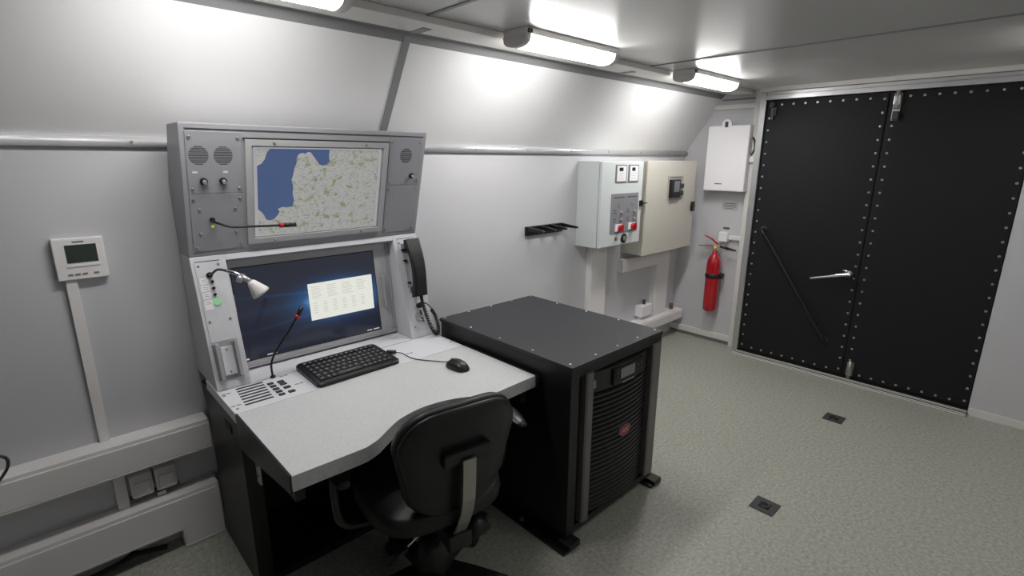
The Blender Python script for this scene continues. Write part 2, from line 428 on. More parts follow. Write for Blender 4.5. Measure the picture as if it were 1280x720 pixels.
screws(FA, [(1.234, .046), (1.382, .046), (1.234, .222), (1.382, .222)], pc)
screws(FA, [(1.234, .262), (1.382, .262), (1.382, .460), (1.234, .460)], pd)
def grille(F, uc, tc_, r_, parent):
    g = MB(); n = 11
    for i in range(n):
        t = tc_-r_+2*r_*(i+.5)/n; wd = math.sqrt(max(r_*r_-(t-tc_)**2, .0001))*.92
        F.box(g, uc-wd, uc+wd, t-r_/n*.50, t+r_/n*.50, .0028, .0034)
    g.build('speaker_grille', DARKG, parent)
grille(FA, .472, .112, .034, pa); grille(FA, .550, .112, .034, pa); grille(FA, 1.309, .106, .034, pc)
def knob(F, uc, tc_, parent):
    k = F.disc(MB(), uc, tc_, .0125, .003, .012, n=20).build('knob', BLK, parent)
    F.disc(MB(), uc, tc_, .0075, .012, .026, n=16, r2=.0065).build('knob_cap', ALU, k)
knob(FA, .482, .204, pa); knob(FA, .545, .204, pa); knob(FA, 1.347, .199, pc)
for a in (.458, .556): FA.box(MB(), a-.009, a+.007, .168, .175, .003, .0036).build('name_tag', LAMPW, pa)
# map display
mf = FA.frame(MB(), .622, 1.212, .050, .462, .022, 0, .012, None)
mfo = mf.build('map_display_frame', BEZEL, con)
FA.frame(MB(), .644, 1.190, .072, .440, .006, 0, .007).build('inner_bezel', CONS, mfo)
FA.box(MB(), .617, 1.217, .0455, .0485, 0, .008).build('shadow_gap', BLKM, mfo)
screws(FA, [(.725, .060), (1.105, .060), (.725, .452), (1.105, .452)], mfo, .012, .006)
def map_land():
    m = mat('map_land', (190, 190, 186), .35)
    nt = m.node_tree; b = nt.nodes['Principled BSDF']; tc = nt.nodes.new('ShaderNodeTexCoord')
    n1 = nt.nodes.new('ShaderNodeTexNoise'); n1.inputs['Scale'].default_value = 38; n1.inputs['Detail'].default_value = 5
    r1 = nt.nodes.new('ShaderNodeValToRGB')
    e = r1.color_ramp.elements; e[0].position = .34; e[0].color = (*lin((165, 168, 136)), 1); e[1].position = .44; e[1].color = (*lin((196, 196, 194)), 1)
    mp = nt.nodes.new('ShaderNodeMapping'); mp.inputs['Scale'].default_value = (60, 60, 190)
    n2 = nt.nodes.new('ShaderNodeTexNoise'); n2.inputs['Scale'].default_value = 1.5; n2.inputs['Detail'].default_value = 3
    r2 = nt.nodes.new('ShaderNodeValToRGB')
    e = r2.color_ramp.elements; e[0].position = .36; e[0].color = (.32, .31, .31, 1); e[1].position = .46; e[1].color = (1, 1, 1, 1)
    mx = nt.nodes.new('ShaderNodeMix'); mx.data_type = 'RGBA'; mx.blend_type = 'MULTIPLY'; mx.inputs['Factor'].default_value = .55
    nt.links.new(tc.outputs['Object'], n1.inputs['Vector']); nt.links.new(tc.outputs['Object'], mp.inputs['Vector'])
    nt.links.new(mp.outputs['Vector'], n2.inputs['Vector']); nt.links.new(n1.outputs['Fac'], r1.inputs['Fac']); nt.links.new(n2.outputs['Fac'], r2.inputs['Fac'])
    nt.links.new(r1.outputs['Color'], mx.inputs['A']); nt.links.new(r2.outputs['Color'], mx.inputs['B'])
    dk = nt.nodes.new('ShaderNodeVectorMath'); dk.operation = 'SCALE'; dk.inputs['Scale'].default_value = .25
    nt.links.new(mx.outputs['Result'], dk.inputs[0])
    nt.links.new(dk.outputs['Vector'], b.inputs['Base Color']); nt.links.new(mx.outputs['Result'], b.inputs['Emission Color'])
    b.inputs['Emission Strength'].default_value = MAPE
    return m
MAPE = .50
LAND = map_land(); SEA = emit('map_sea', (96, 120, 170), MAPE*.95); MARG = emit('map_margin', (215, 215, 222), MAPE)
mp = MB()
FA.poly(mp, [(.650, .078), (1.184, .078), (1.184, .434), (.650, .434)], .0020, MARG)
FA.poly(mp, [(.664, .084), (1.172, .084), (1.172, .434), (.664, .434)], .0024, LAND)
sea = [(.712, .084), (.700, .100), (.692, .125), (.680, .142), (.664, .150), (.664, .322), (.674, .331), (.685, .345), (.693, .365), (.708, .372), (.725, .366),
       (.738, .352), (.746, .338), (.740, .324), (.756, .318), (.779, .320), (.797, .318), (.803, .290), (.797, .262), (.800, .235), (.793, .206), (.800, .182), (.804, .159),
       (.812, .142), (.812, .118), (.822, .103), (.834, .098), (.846, .102), (.858, .094), (.869, .097), (.880, .112), (.894, .130), (.905, .146), (.920, .150), (.936, .146), (.948, .132), (.944, .108), (.946, .084)]
FA.poly(mp, sea, .0028, SEA)
bmesh.ops.triangulate(mp.bm, faces=mp.bm.faces[:])
mp.build('map_screen', None, mfo)
# cheeks left and right of the monitor recess, header, back and ledge
def cheek(x0, x1):
    return MB().prism([(.163, 1.2355), (.304, .741), (.012, .741), (.012, 1.2355)], x0, x1, 'x', bev=.002)
cl = cheek(xl, .537).build('left_cheek', CONL, con)
cr = cheek(1.277, xr).build('right_cheek', CONL, con)
MB().prism([(.163, 1.2355), (.1685, 1.214), (.10, 1.205), (.10, 1.2355)], .537, 1.277, 'x').build('header', CONL, con)
MB().box(.537, 1.277, .012, .060, .741, 1.2355).build('recess_back', CONS, con)
mo = FM.box(MB(), .539, 1.275, .0, .466, -.03, 0).build('monitor_surround', BEZEL, con)
FM.frame(MB(), .539, 1.275, .0, .466, .016, 0, .005).build('surround_edge', CONS, mo)
# monitor picture
def screen_mat():
    m = mat('monitor_picture', (6, 7, 10), .12)
    nt = m.node_tree; b = nt.nodes['Principled BSDF']
    uv = nt.nodes.new('ShaderNodeTexCoord'); sp = nt.nodes.new('ShaderNodeSeparateXYZ'); nt.links.new(uv.outputs['UV'], sp.inputs['Vector'])
    def math_(op, a, b_=None, c=None):
        n = nt.nodes.new('ShaderNodeMath'); n.operation = op
        for i, v in enumerate((a, b_, c)):
            if v is None: continue
            if isinstance(v, (int, float)): n.inputs[i].default_value = v
            else: nt.links.new(v, n.inputs[i])
        return n.outputs[0]
    X, Yv = sp.outputs['X'], sp.outputs['Y']
    dx = math_('SUBTRACT', X, .70); dy = math_('SUBTRACT', Yv, .50)
    # a glow behind the window with beams fanning out to the left
    r2 = math_('ADD', math_('MULTIPLY', math_('MULTIPLY', dx, dx), 4.5), math_('MULTIPLY', math_('MULTIPLY', dy, dy), 8.5))
    glow = math_('POWER', 2.718, math_('MULTIPLY', r2, -4.6))
    tot = math_('MULTIPLY', glow, 1.5)
    for off, sl, wd, am in ((.095, -.12, .010, .35), (.02, .03, .035, .16), (-.10, .16, .014, .20), (-.19, .3, .02, .08)):
        dist = math_('ABSOLUTE', math_('SUBTRACT', dy, math_('ADD', math_('MULTIPLY', dx, sl), off)))
        beam = math_('POWER', 2.718, math_('MULTIPLY', math_('POWER', math_('DIVIDE', dist, wd), 1.3), -1.0))
        fade = math_('MULTIPLY', math_('LESS_THAN', dx, .25), math_('POWER', 2.718, math_('MULTIPLY', math_('ABSOLUTE', dx), -2.6)))
        tot = math_('ADD', tot, math_('MULTIPLY', math_('MULTIPLY', beam, fade), am))
    cr_ = nt.nodes.new('ShaderNodeValToRGB'); e = cr_.color_ramp.elements
    e[0].position = 0; e[0].color = (*lin((40, 43, 56)), 1); e[1].position = 1; e[1].color = (*lin((150, 205, 245)), 1)
    k = e.new(.35); k.color = (*lin((46, 88, 138)), 1)
    nt.links.new(tot, cr_.inputs['Fac']); nt.links.new(cr_.outputs['Color'], b.inputs['Emission Color'])
    b.inputs['Emission Strength'].default_value = .8
    return m
def uvquad(F, u0, u1, t0, t1, h, m, name, parent):
    mb = MB(); lay = mb.bm.loops.layers.uv.new('UVMap')
    v, f = mb.faces([F.at(u0, t1, h), F.at(u1, t1, h), F.at(u1, t0, h), F.at(u0, t0, h)], [(0, 1, 2, 3)], m)
    for l, c in zip(f[0].loops, ((0, 0), (1, 0), (1, 1), (0, 1))): l[lay].uv = c
    return mb.build(name, None, parent, recalc=False)
SX0, SX1, ST0, ST1 = .562, 1.190, .048, .434
FM.box(MB(), SX0-.004, SX1+.004, ST0-.004, ST1+.004, 0, .001).build('screen_edge', BLKM, mo)
sc = uvquad(FM, SX0, SX1, ST0, ST1, .0015, screen_mat(), 'monitor_screen', mo)
PAPER = emit('window_white', (240, 242, 232), .85); LINE = emit('window_text', (214, 216, 208), .72); TASK = emit('taskbar_icons', (225, 228, 232), .6)
wn = MB()
FM.poly(wn, [(.858, .158), (1.171, .158), (1.166, .324), (.856, .324)], .0022, PAPER)
for c in range(4):
    for rr in range(7):
        if c == 3 and rr > 5: continue
        a = .872+c*.072; wdt = random.uniform(.035, .055); t = .174+rr*.0085
        FM.poly(wn, [(a, t), (a+wdt, t), (a+wdt, t+.0022), (a, t+.0022)], .0025, LINE)
for c in range(6):
    for rr in range(5):
        a = .872+c*.046; t = .246+rr*.011
        FM.poly(wn, [(a, t), (a+.020, t), (a+.020, t+.0028), (a, t+.0028)], .0025, LINE)
wn.build('picture_window', None, mo)
for a, b_, c_ in ((.650, .672, .430), (.676, .690, .430), (1.115, 1.14, .430), (1.148, 1.18, .430), (.563, .578, .432)):
    FM.poly(MB(), [(a, .425), (b_, .425), (b_, c_), (a, c_)], .0025, TASK).build('taskbar_icon', None, mo)
for x, t0, t1 in ((1.222, .170, .330), (.549, .150, .330)):
    h = FM.box(MB(), x-.006, x+.006, t0, t1, .016, .026, bev=.003); FM.box(h, x-.005, x+.005, t0, t0+.012, 0, .02); FM.box(h, x-.005, x+.005, t1-.012, t1, 0, .02)
    h.build('pull_handle', ALU, mo)
screws(FM, [(1.253, .05), (1.253, .44), (.549, .05), (.549, .44)], mo, .005, .004)
# cheek plates and fittings
lpn = FB.box(MB(), .428, .520, .022, .330, 0, .003, bev=.0008).build('switch_panel', CONL, con)
FB.box(MB(), .430, .516, .0185, .021, 0, .002).build('panel_seam', DARKG, lpn)
screws(FB, [(.440, .036), (.508, .036), (.440, .250), (.510, .250)], lpn, .003, .005)
for i, (t0, t1) in enumerate(((.082, .106), (.110, .134), (.138, .163), (.167, .205))):
    q = FB.box(MB(), .434, .462, t0, t1, .003, .0045, bev=.0005).build('label_tag', HEAT, lpn)
    ml = MB()
    for k in range(2): FB.box(ml, .440, .456, t0+.007+k*.007, t0+.0085+k*.007, .0045, .0048)
    ml.build('printed_line', TRIMG, q)
for t in (.100, .125, .150):
    FB.disc(MB(), .475, t, .0055, .003, .012, n=12).build('toggle_switch', BLK, lpn)
gb = FB.disc(MB(), .478, .178, .0135, .003, .008, n=20).build('green_button', GREEN, lpn); gb['label'] = 'glowing green button'
cd = FB.box(MB(), .430, .516, .335, .478, .0, .004)
FB.box(cd, .430, .452, .335, .478, .004, .010); FB.box(cd, .494, .516, .335, .478, .004, .010)
cdo = cd.build('cradle_plate', CONS, con)
for a0, a1 in ((.434, .447), (.499, .512)): FB.box(MB(), a0, a1, .338, .474, .010, .030, bev=.002).build('cradle_jaw', ALU, cdo)
FB.box(MB(), .452, .494, .352, .462, .004, .016, bev=.003).build('cradle_rest', CONL, cdo)
screws(FB, [(.473, .365), (.473, .450)], cdo, .016, .004)
rpn = FB.box(MB(), 1.297, 1.392, .022, .478, 0, .003, bev=.0008).build('handset_panel', CONL, con)
FB.box(MB(), 1.297, 1.392, .0185, .021, 0, .002).build('panel_seam', DARKG, rpn)
screws(FB, [(1.306, .040), (1.385, .040), (1.306, .460), (1.385, .460), (1.312, .26)], rpn, .003, .005)
FB.box(MB(), 1.312, 1.352, .045, .290, .003, .010, bev=.002).build('handset_cradle', CONS, rpn)
for t in (.072, .125, .235): FB.box(MB(), 1.305, 1.322, t, t+.010, .010, .020, bev=.001).build('cradle_catch', BLK, rpn)
cup = FB.disc(MB(), 1.345, .415, .030, .003, .006, n=20).build('socket_flange', ALU, rpn)
cpm = FB.disc(MB(), 1.345, .395, .014, .006, .022, n=16); FB.disc(cpm, 1.345, .432, .014, .006, .022, n=16); cpm.build('connector', CHROME, cup)
FB.disc(MB(), 1.345, .360, .013, .003, .020, n=16).build('cable_gland', BLK, rpn)
# desk control plate
ZD = .74
dp = MB().box(xl-.004, xr, .150, .538, .700, ZD, bev=.002).build('desk_plate', PLATE, con)
MB().box(xl+.004, xr-.004, .306, .309, ZD, ZD+.0006).build('plate_seam', TRIMG, dp)
vt = MB()
for i in range(7):
    y = lerp(.327, .487, i/6); x0 = lerp(.473, .459, i/6)
    vt.box(x0, x0+.098, y-.006, y+.006, ZD, ZD+.0008)
vt.build('vent_slots', SLOT, dp)
for i in range(5):
    y = lerp(.366, .490, i/4); MB().box(.576, .598, y-.0085, y+.0085, ZD, ZD+.004, bev=.001).build('key_button', SLOT, dp)
for y in (.372, .400, .440, .488): MB().box(.612, .636, y-.0095, y+.0095, ZD, ZD+.004, bev=.001).build('key_button', SLOT, dp)
for x, y in ((.650, .320), (.668, .435), (1.12, .375), (1.16, .455), (.43, .345), (.43, .47)):
    for k in range(2): MB().box(x-.012+k*.018, x+.002+k*.018, y-.004, y+.004, ZD, ZD+.0005).build('printed_mark', TRIMG, dp)
for x, y in ((.425, .36), (.430, .50), (1.395, .46), (1.395, .33)): MB().cyl((x, y, ZD), (x, y, ZD+.002), .005, n=10).build('screw', STEEL, dp)
# curved desktop
def desktop():
    pts = [(.4165, .541), (.4165, 1.030), (.60, 1.036)]
    cv = [(.641, 1.036), (.690, 1.020), (.740, .990), (.80, .957), (.86, .940), (.92, .934), (.98, .940), (1.04, .957), (1.10, .988), (1.15, 1.012), (1.20, 1.024)]
    for i in range(len(cv)-1):
        p0 = Vector(cv[max(i-1, 0)]); p1 = Vector(cv[i]); p2 = Vector(cv[i+1]); p3 = Vector(cv[min(i+2, len(cv)-1)])
        for k in range(4):
            t = k/4; q = .5*((2*p1)+(p2-p0)*t+(2*p0-5*p1+4*p2-p3)*t*t+(3*p1-p0-3*p2+p3)*t**3); pts.append(tuple(q))
    pts += [cv[-1], (1.410, 1.016), (1.410, .541)]
    return pts
dt = MB().prism(desktop(), .690, ZD, 'z').build('desktop', DESK, con)
# black cabinet and dark supports under the desk
cab = MB().prism([(.098, 0.0), (.098, .60), (.04, .66), (.04, .699), (.537, .699), (.537, .0)], xl, xl+.055, 'x', bev=.002).build('cabinet_side', RACK, con)
MB().prism([(.098, 0.0), (.098, .60), (.04, .66), (.04, .699), (.537, .699), (.537, .0)], xr-.055, xr, 'x', bev=.002).build('cabinet_side', RACK, con)
MB().box(xl+.055, xr-.055, .10, .12, .0, .699).build('cabinet_back', BLKM, con)
MB().box(xl+.055, xr-.055, .12, .53, .60, .699).build('cabinet_top_box', BLKM, con)
MB().box(xl+.055, xr-.055, .12, .53, .0, .03).build('cabinet_floor', BLKM, con)
for x in (xl-.006, xr-.001): 
    MB().prism([(.541, .62), (.541, .743), (1.029, .743), (1.029, .684), (.62, .62)], x, x+.007, 'x').build('desk_gable', BLK, con)
MB().box(xl-.003, xl, .36, .44, .622, .652, bev=.001).build('grip_slot', BLKM, cab)
br = MB().box(xl+.012, xl+.018, .640, .672, .52, .655, bev=.001).build('support_bracket', STEEL, con)
for z in (.55, .59, .63): MB().cyl((xl+.012, .656, z), (xl+.0105, .656, z), .005, n=10).build('bracket_hole', BLKM, br)
MB().box(xl+.02, xl+.05, .537, .98, .62, .689).build('desk_support', BLKM, con)
MB().box(xr-.05, xr-.02, .537, .98, .62, .689).build('desk_support', BLKM, con)
# gooseneck task lamp (fixed to the left cheek)
a0 = FB.at(.470, .074, .003)
gl = MB().tube([a0, FB.at(.470, .074, .045), (.482, .275, 1.200), (.505, .335, 1.198), (.532, .358, 1.183), (.556, .372, 1.162)], .0045, n=10).build('gooseneck_lamp', DARKG, con)
MB().tube([(.500, .325, 1.199), (.518, .348, 1.194), (.540, .363, 1.176)], .0065, n=10).build('chrome_sleeve', CHROME, gl)
MB().cyl((.534, .359, 1.183), (.560, .374, 1.156), .010, n=14).cyl((.522, .370, 1.166), (.535, .354, 1.184), .011, n=14).build('swivel_joint', ALU, gl)
ax = Vector((.028, .010, -.045)).normalized()
MB().lathe((.560, .374, 1.158), [(.010, -.004), (.016, .004), (.020, .016), (.031, .045), (.033, .056), (.029, .056), (.0, .050)], n=24, axis=ax).build('lamp_head', LAMPW, gl)
MB().cyl(FB.at(.470, .074, .003), FB.at(.470, .074, .012), .011, n=16).build('lamp_base', BLK, gl)
# two gooseneck microphones (screwed in)
mk = MB().tube([(.617, .308, ZD), (.617, .308, .80), (.640, .318, .855), (.690, .335, .930), (.727, .348, .992)], .0042, n=10).build('gooseneck_microphone', BLK, con)
MB().cyl((.720, .345, .980), (.727, .348, .990), .0095, n=16).build('light_ring', REDR, mk)
MB().cyl((.727, .348, .990), (.744, .352, 1.022), .0085, n=16, r2=.009).build('microphone_head', BLK, mk)
MB().cyl((.617, .308, ZD), (.617, .308, ZD+.008), .010, n=16).build('collar', BLK, mk)
b0 = FA.at(.502, .351, .003)
mk = MB().tube([b0, FA.at(.502, .351, .03), (.515, .252, 1.364), (.548, .272, 1.352), (.62, .285, 1.349), (.72, .288, 1.345)], .0045, n=10).build('gooseneck_microphone', BLK, con)
MB().cyl((.712, .288, 1.3455), (.727, .288, 1.3448), .0095, n=16).build('light_ring', REDR, mk)
MB().cyl((.727, .288, 1.3448), (.775, .288, 1.3430), .0085, n=16).build('microphone_head', BLK, mk)
MB().cyl(FA.at(.502, .351, .003), FA.at(.502, .351, .010), .009, n=16).build('collar', BLK, mk)
ld = FA.disc(MB(), .502, .378, .006, .003, .006, n=12).build('status_light', LED, pb_)

# telephone handset with cord
hs = thing('telephone_handset', 'black telephone handset hanging on the right side of the console', 'handset', (1.335, .28, .95))
F2 = Face((.205, 1.215), (.285, .945))
pts = []
hm = MB(); n = 14; vs = []; fs = []
for i in range(n+1):
    s_ = i/n; t = s_*.282
    th_ = .022+.010*(abs(s_-.5)*2)**2.5; off = .014-.016*(1-(2*s_-1)**2)*-1; off = .014+.026*math.sin(PI*s_)
    wd = .034+.003*(abs(s_-.5)*2)**3
    cx = lerp(1.350, 1.336, s_)
    for a, b_ in ((-wd, off-th_*.5), (-wd, off+th_*.35), (-wd*.75, off+th_*.6), (wd*.75, off+th_*.6), (wd, off+th_*.35), (wd, off-th_*.5)):
        vs.append(F2.at(cx+a, t, b_))
for i in range(n):
    for k in range(6): fs.append((i*6+k, i*6+(k+1) % 6, (i+1)*6+(k+1) % 6, (i+1)*6+k))
fs += [tuple(range(6)), tuple(range((n+1)*6-1, n*6-1, -1))]
hm.faces(vs, fs, None, False); hm.build('handset_body', BLK, hs)
F2.box(MB(), 1.322, 1.374, .006, .052, -.020, .006, bev=.004).build('earpiece', BLK, hs)
F2.box(MB(), 1.310, 1.362, .230, .278, -.016, .006, bev=.004).build('mouthpiece', BLK, hs)
MB().cyl((1.340, .298, .958), (1.345, .305, .905), .010, n=12, r2=.006).build('cord_sleeve', RUB, hs)
path = [Vector(p) for p in ((1.345, .303, .91), (1.352, .315, .87), (1.362, .335, .81), (1.378, .350, .765), (1.396, .350, .758), (1.410, .335, .79), (1.408, .315, .84), (1.396, .300, .87))]
hc = MB()
den = []
for i in range(len(path)-1):
    p0 = path[max(i-1, 0)]; p1 = path[i]; p2 = path[i+1]; p3 = path[min(i+2, len(path)-1)]
    for k in range(16):
        t = k/16; den.append(.5*((2*p1)+(p2-p0)*t+(2*p0-5*p1+4*p2-p3)*t*t+(3*p1-p0-3*p2+p3)*t**3))
hel = []
a = Vector((0, 1, 0))
for i in range(len(den)-1):
    t_ = (den[i+1]-den[i]).normalized(); a = (a-t_*a.dot(t_)).normalized(); b_ = t_.cross(a)
    for k in range(4):
        w_ = 2*PI*(i*4+k)/11; hel.append(den[i].lerp(den[i+1], k/4)+a*.0075*math.cos(w_)+b_*.0075*math.sin(w_))
hc.tube(hel, .0030, n=5, sub=0); hc.build('coiled_cord', BLK, hs)
MB().tube([(1.400, .300, .87), (1.385, .285, .895), (1.362, .262, .905), (1.345, .262, .887)], .003, n=8).build('cord_tail', BLK, hs)

# ------------------------------------------------------------------ keyboard and mouse
kb = thing('keyboard', 'black compact keyboard lying on the console desk', 'keyboard', (.89, .42, ZD))
KR = math.radians(-1.5)
def kbp(a, b_, h):   # a along x (0..W), b_ along Y (0..D), h height
    W, D = .368, .262
    x = .712+a*math.cos(KR)-b_*math.sin(KR)*0; y = .288+b_+a*math.sin(KR)*.9
    return (x-b_*.02, y, ZD+.001+(.022-.006*b_/D)*h)
def kbox(a0, a1, b0, b1, h0, h1, bev=0):
    mb = MB(); v, f = mb.faces([kbp(a, b_, h) for a in (a0, a1) for b_ in (b0, b1) for h in (h0, h1)],
                      [(0, 1, 3, 2), (4, 6, 7, 5), (0, 4, 5, 1), (2, 3, 7, 6), (0, 2, 6, 4), (1, 5, 7, 3)])
    if bev: mb.bevel(v, bev)
    return mb
def rrect(w_, d_, r_, n=5):
    o = []
    for cx, cy, s0 in ((w_-r_, d_-r_, 0), (r_, d_-r_, 1), (r_, r_, 2), (w_-r_, r_, 3)):
        for k in range(n+1):
            a = PI/2*(s0+k/n); o.append((cx+r_*math.cos(a), cy+r_*math.sin(a)))
    return o
o_ = rrect(.368, .250, .022); kbm = MB(); n = len(o_)
kbm.faces([kbp(a, b_, 0) for a, b_ in o_]+[kbp(a, b_, .85) for a, b_ in o_]+[kbp(.184+(a-.184)*.985, .125+(b_-.125)*.98, 1.0) for a, b_ in o_],
          [tuple(range(n)), tuple(range(3*n-1, 2*n-1, -1))]+[(i, (i+1) % n, n+(i+1) % n, n+i) for i in range(n)]+[(n+i, n+(i+1) % n, 2*n+(i+1) % n, 2*n+i) for i in range(n)])
kbm.build('keyboard_case', BLK, kb)
KEY = mat('key_caps', (34, 34, 36), .42); LEG = mat('key_legend', (150, 150, 152), .5)
rows = [(14, None), (14, None), (14, None), (13, None), (12, None), (10, 'space')]
for ri, (nk, sp) in enumerate(rows):
    b0 = .020+ri*.0345; x = .020
    wds = [1]*nk
    if sp: wds = [1.3, 1, 1, 5, 1, 1, 1, 1, 1, 1]
    tot = sum(wds); un = .328/tot
    for k, wv in enumerate(wds):
        k_ = kbox(x+.0015, x+un*wv-.0015, b0, b0+.030 if ri else b0+.022, 1.0, 1.22, bev=.0015).build('key', KEY, kb)
        if k % 1 == 0:
            cx = x+un*wv*.5
            kbox(cx-(.045 if wv > 4 else .0045), cx+(.045 if wv > 4 else .0035), b0+.010, b0+(.0125 if wv > 4 else .0165), 1.22, 1.235).build('key_legend', LEG, k_)
        x += un*wv
ms = thing('computer_mouse', 'small black wired mouse right of the keyboard on the desk', 'mouse', (1.225, .73, ZD))
mm = MB(); n = 12; K = 16; vs = []
ang = math.radians(4)
for i in range(n+1):
    s_ = .004+.992*i/n; yy = -.060+.120*s_; hw = .0325*(1-abs(2*s_-1)**2.7)**(1/2.7); hh = (.010+.027*math.sin(PI*(s_*.80+.10)))*(1-abs(2*s_-1)**6)**.5+.002
    for k in range(K):
        w_ = PI*k/(K-1); a = -hw*math.cos(w_); z = hh*math.sin(w_)**.75
        x = a*math.cos(ang)-yy*math.sin(ang)*-1; y = yy*math.cos(ang)-a*math.sin(ang)
        vs.append((1.222+x, .738+y, ZD+.001+z))
fs = [(i*K+k, i*K+k+1, (i+1)*K+k+1, (i+1)*K+k) for i in range(n) for k in range(K-1)]
fs += [tuple(range(K)), tuple(range((n+1)*K-1, n*K-1, -1))]+[(i*K, (i+1)*K, (i+1)*K+K-1, i*K+K-1) for i in range(n)]
mm.faces(vs, fs, None, True); mm.build('mouse_body', BLK, ms)
MB().cyl((1.215, .706, ZD+.028), (1.223, .706, ZD+.028), .008, n=14).build('scroll_wheel', DARKG, ms)
MB().tube([(1.216, .681, ZD+.012), (1.195, .63, ZD+.006), (1.15, .55, ZD+.003), (1.135, .50, ZD+.004), (1.125, .455, ZD+.012), (1.108, .430, ZD+.012)], .0022, n=8).build('mouse_cable', BLK, ms)
MB().cyl((1.082, .400, ZD+.012), (1.112, .428, ZD+.013), .011, n=12, r2=.008).build('cable_plug', BLK, ms)

# ------------------------------------------------------------------ office chair
ch = thing('office_chair', 'black swivel office chair pushed up to the console desk', 'chair', (.900, .985, 0))
RA = math.radians(9)
def cp(a, b_, z):   # a: to the right, b_: backwards (towards the camera), chair turned a little
    return (.900+a*math.cos(RA)-b_*math.sin(RA), .985+a*math.sin(RA)+b_*math.cos(RA), z)
def rr2(hw, z0, z1, r_, taper=1.0, n=6):
    o = []; d_ = z1-z0
    for cx, cz, s0, rr in ((hw-r_, z1-r_, 0, r_), (-hw+r_, z1-r_, 1, r_), (-hw*taper+r_*1.2, z0+r_*1.2, 2, r_*1.2), (hw*taper-r_*1.2, z0+r_*1.2, 3, r_*1.2)):
        for k in range(n+1):
            a = PI/2*(s0+k/n); o.append((cx+rr*math.cos(a), cz+rr*math.sin(a)))
    return o
# backrest: cushion plus hard shell, curved around the sitter
def backpt(a, z, off):
    lean = (z-.64)*.16
    return cp(a+.008, .205+lean-.55*a*a+off, z)
def back_mesh(layers, hw, z0, z1, rad):
    o = rr2(hw, z0, z1, rad, .86); n = len(o); mb = MB(); vs = []; cz = (z0+z1)/2
    for s_, off in layers:
        for a, z in o: vs.append(backpt(a*s_, cz+(z-cz)*s_, off))
    L_ = len(layers)
    fs = [(j*n+i, j*n+(i+1) % n, (j+1)*n+(i+1) % n, (j+1)*n+i) for j in range(L_-1) for i in range(n)]
    v, f = mb.faces(vs, fs, None, True)
    for j, s0 in ((0, 1), (L_-1, -1)):
        c = mb.bm.verts.new(P(*backpt(0, cz, layers[j][1])))
        for i in range(n):
            q = mb.bm.faces.new([c, v[j*n+i], v[j*n+(i+1) % n]]); q.smooth = True
    return mb
bk = back_mesh([(.35, -.062), (.70, -.060), (.90, -.048), (.98, -.028), (1.0, -.010), (.985, .002), (.95, .006)], .214, .465, .880, .125).build('backrest_cushion', FABRIC, ch)
back_mesh([(.94, .004), (.965, .008), (.955, .016), (.92, .021), (.65, .022), (.30, .022)], .214, .465, .880, .125).build('backrest_shell', BLK, ch)
# seat
def seat():
    o = []
    for k in range(40):
        w_ = 2*PI*k/40; c, s_ = math.cos(w_), math.sin(w_)
        o.append((.245*math.copysign(abs(c)**.62, c), -.03+.230*math.copysign(abs(s_)**.62, s_)))
    n = len(o); mb = MB(); vs = []; LY = ((.60, .405), (.90, .410), (.985, .430), (1.0, .455), (.985, .478), (.93, .492), (.60, .497), (.2, .490))
    for s_, z in LY:
        for a, b_ in o: vs.append(cp(a*s_, -.03+(b_+.03)*s_, z-(.02*max(0, -(b_)/.26)**2 if z > .42 else 0)))
    fs = [(j*n+i, j*n+(i+1) % n, (j+1)*n+(i+1) % n, (j+1)*n+i) for j in range(len(LY)-1) for i in range(n)]+[tuple(range(n)), tuple(range(len(LY)*n-1, (len(LY)-1)*n-1, -1))]
    mb.faces(vs, fs, None, True); return mb
seat().build('seat', FABRIC, ch)
def cbox(a0, a1, b0, b1, z0, z1, bev=0, m=None, mb=None):
    mb = mb or MB(); v, f = mb.faces([cp(a, b_, z) for a in (a0, a1) for b_ in (b0, b1) for z in (z0, z1)],
                     [(0, 1, 3, 2), (4, 6, 7, 5), (0, 4, 5, 1), (2, 3, 7, 6), (0, 2, 6, 4), (1, 5, 7, 3)], m)
    if bev: mb.bevel(v, bev)
    return mb
# bracket block on the back of the shell, flat steel upright, mechanism
bz = .708
bb = MB(); v, f = bb.faces([cp(a, .205+(z-.64)*.16+b_, z) for a in (-.068, .098) for b_ in (.018, .046) for z in (bz-.024, bz+.024)],
                           [(0, 1, 3, 2), (4, 6, 7, 5), (0, 4, 5, 1), (2, 3, 7, 6), (0, 2, 6, 4), (1, 5, 7, 3)]); bb.bevel(v, .006)
bb.build('back_bracket', BLK, ch)
up_ = [(.262, .702), (.258, .62), (.252, .55), (.240, .50), (.215, .44), (.180, .375), (.14, .360)]
um = MB(); vs = []
for i, (b_, z) in enumerate(up_):
    for a, o2 in ((-.010, 0), (.036, 0), (.036, .007), (-.010, .007)):
        vs.append(cp(a, b_+o2+.004, z))
fs = [(i*4+k, i*4+(k+1) % 4, (i+1)*4+(k+1) % 4, (i+1)*4+k) for i in range(len(up_)-1) for k in range(4)]+[(0, 1, 2, 3), (27, 26, 25, 24)]
um.faces(vs, fs); um.build('upright_bar', STEEL, ch)
cbox(-.03, .055, .10, .205, .325, .385, .006).build('bar_holder', BLK, ch)
cbox(-.07, .07, -.10, .11, .365, .404, .006).build('seat_mechanism', BLKM, ch)
kn = MB().cyl(cp(.07, .14, .335), cp(.135, .14, .335), .040, n=8).cyl(cp(.135, .14, .335), cp(.150, .14, .335), .034, n=8).build('tension_knob', BLK, ch)
lv = MB().tube([cp(.03, .05, .372), cp(-.06, .075, .352), cp(-.14, .095, .325)], .005, n=8, sub=3).build('height_lever', CHROME, ch)
MB().cyl(cp(-.14, .095, .325), cp(-.20, .11, .305), .011, n=10).build('lever_grip', BLK, lv)
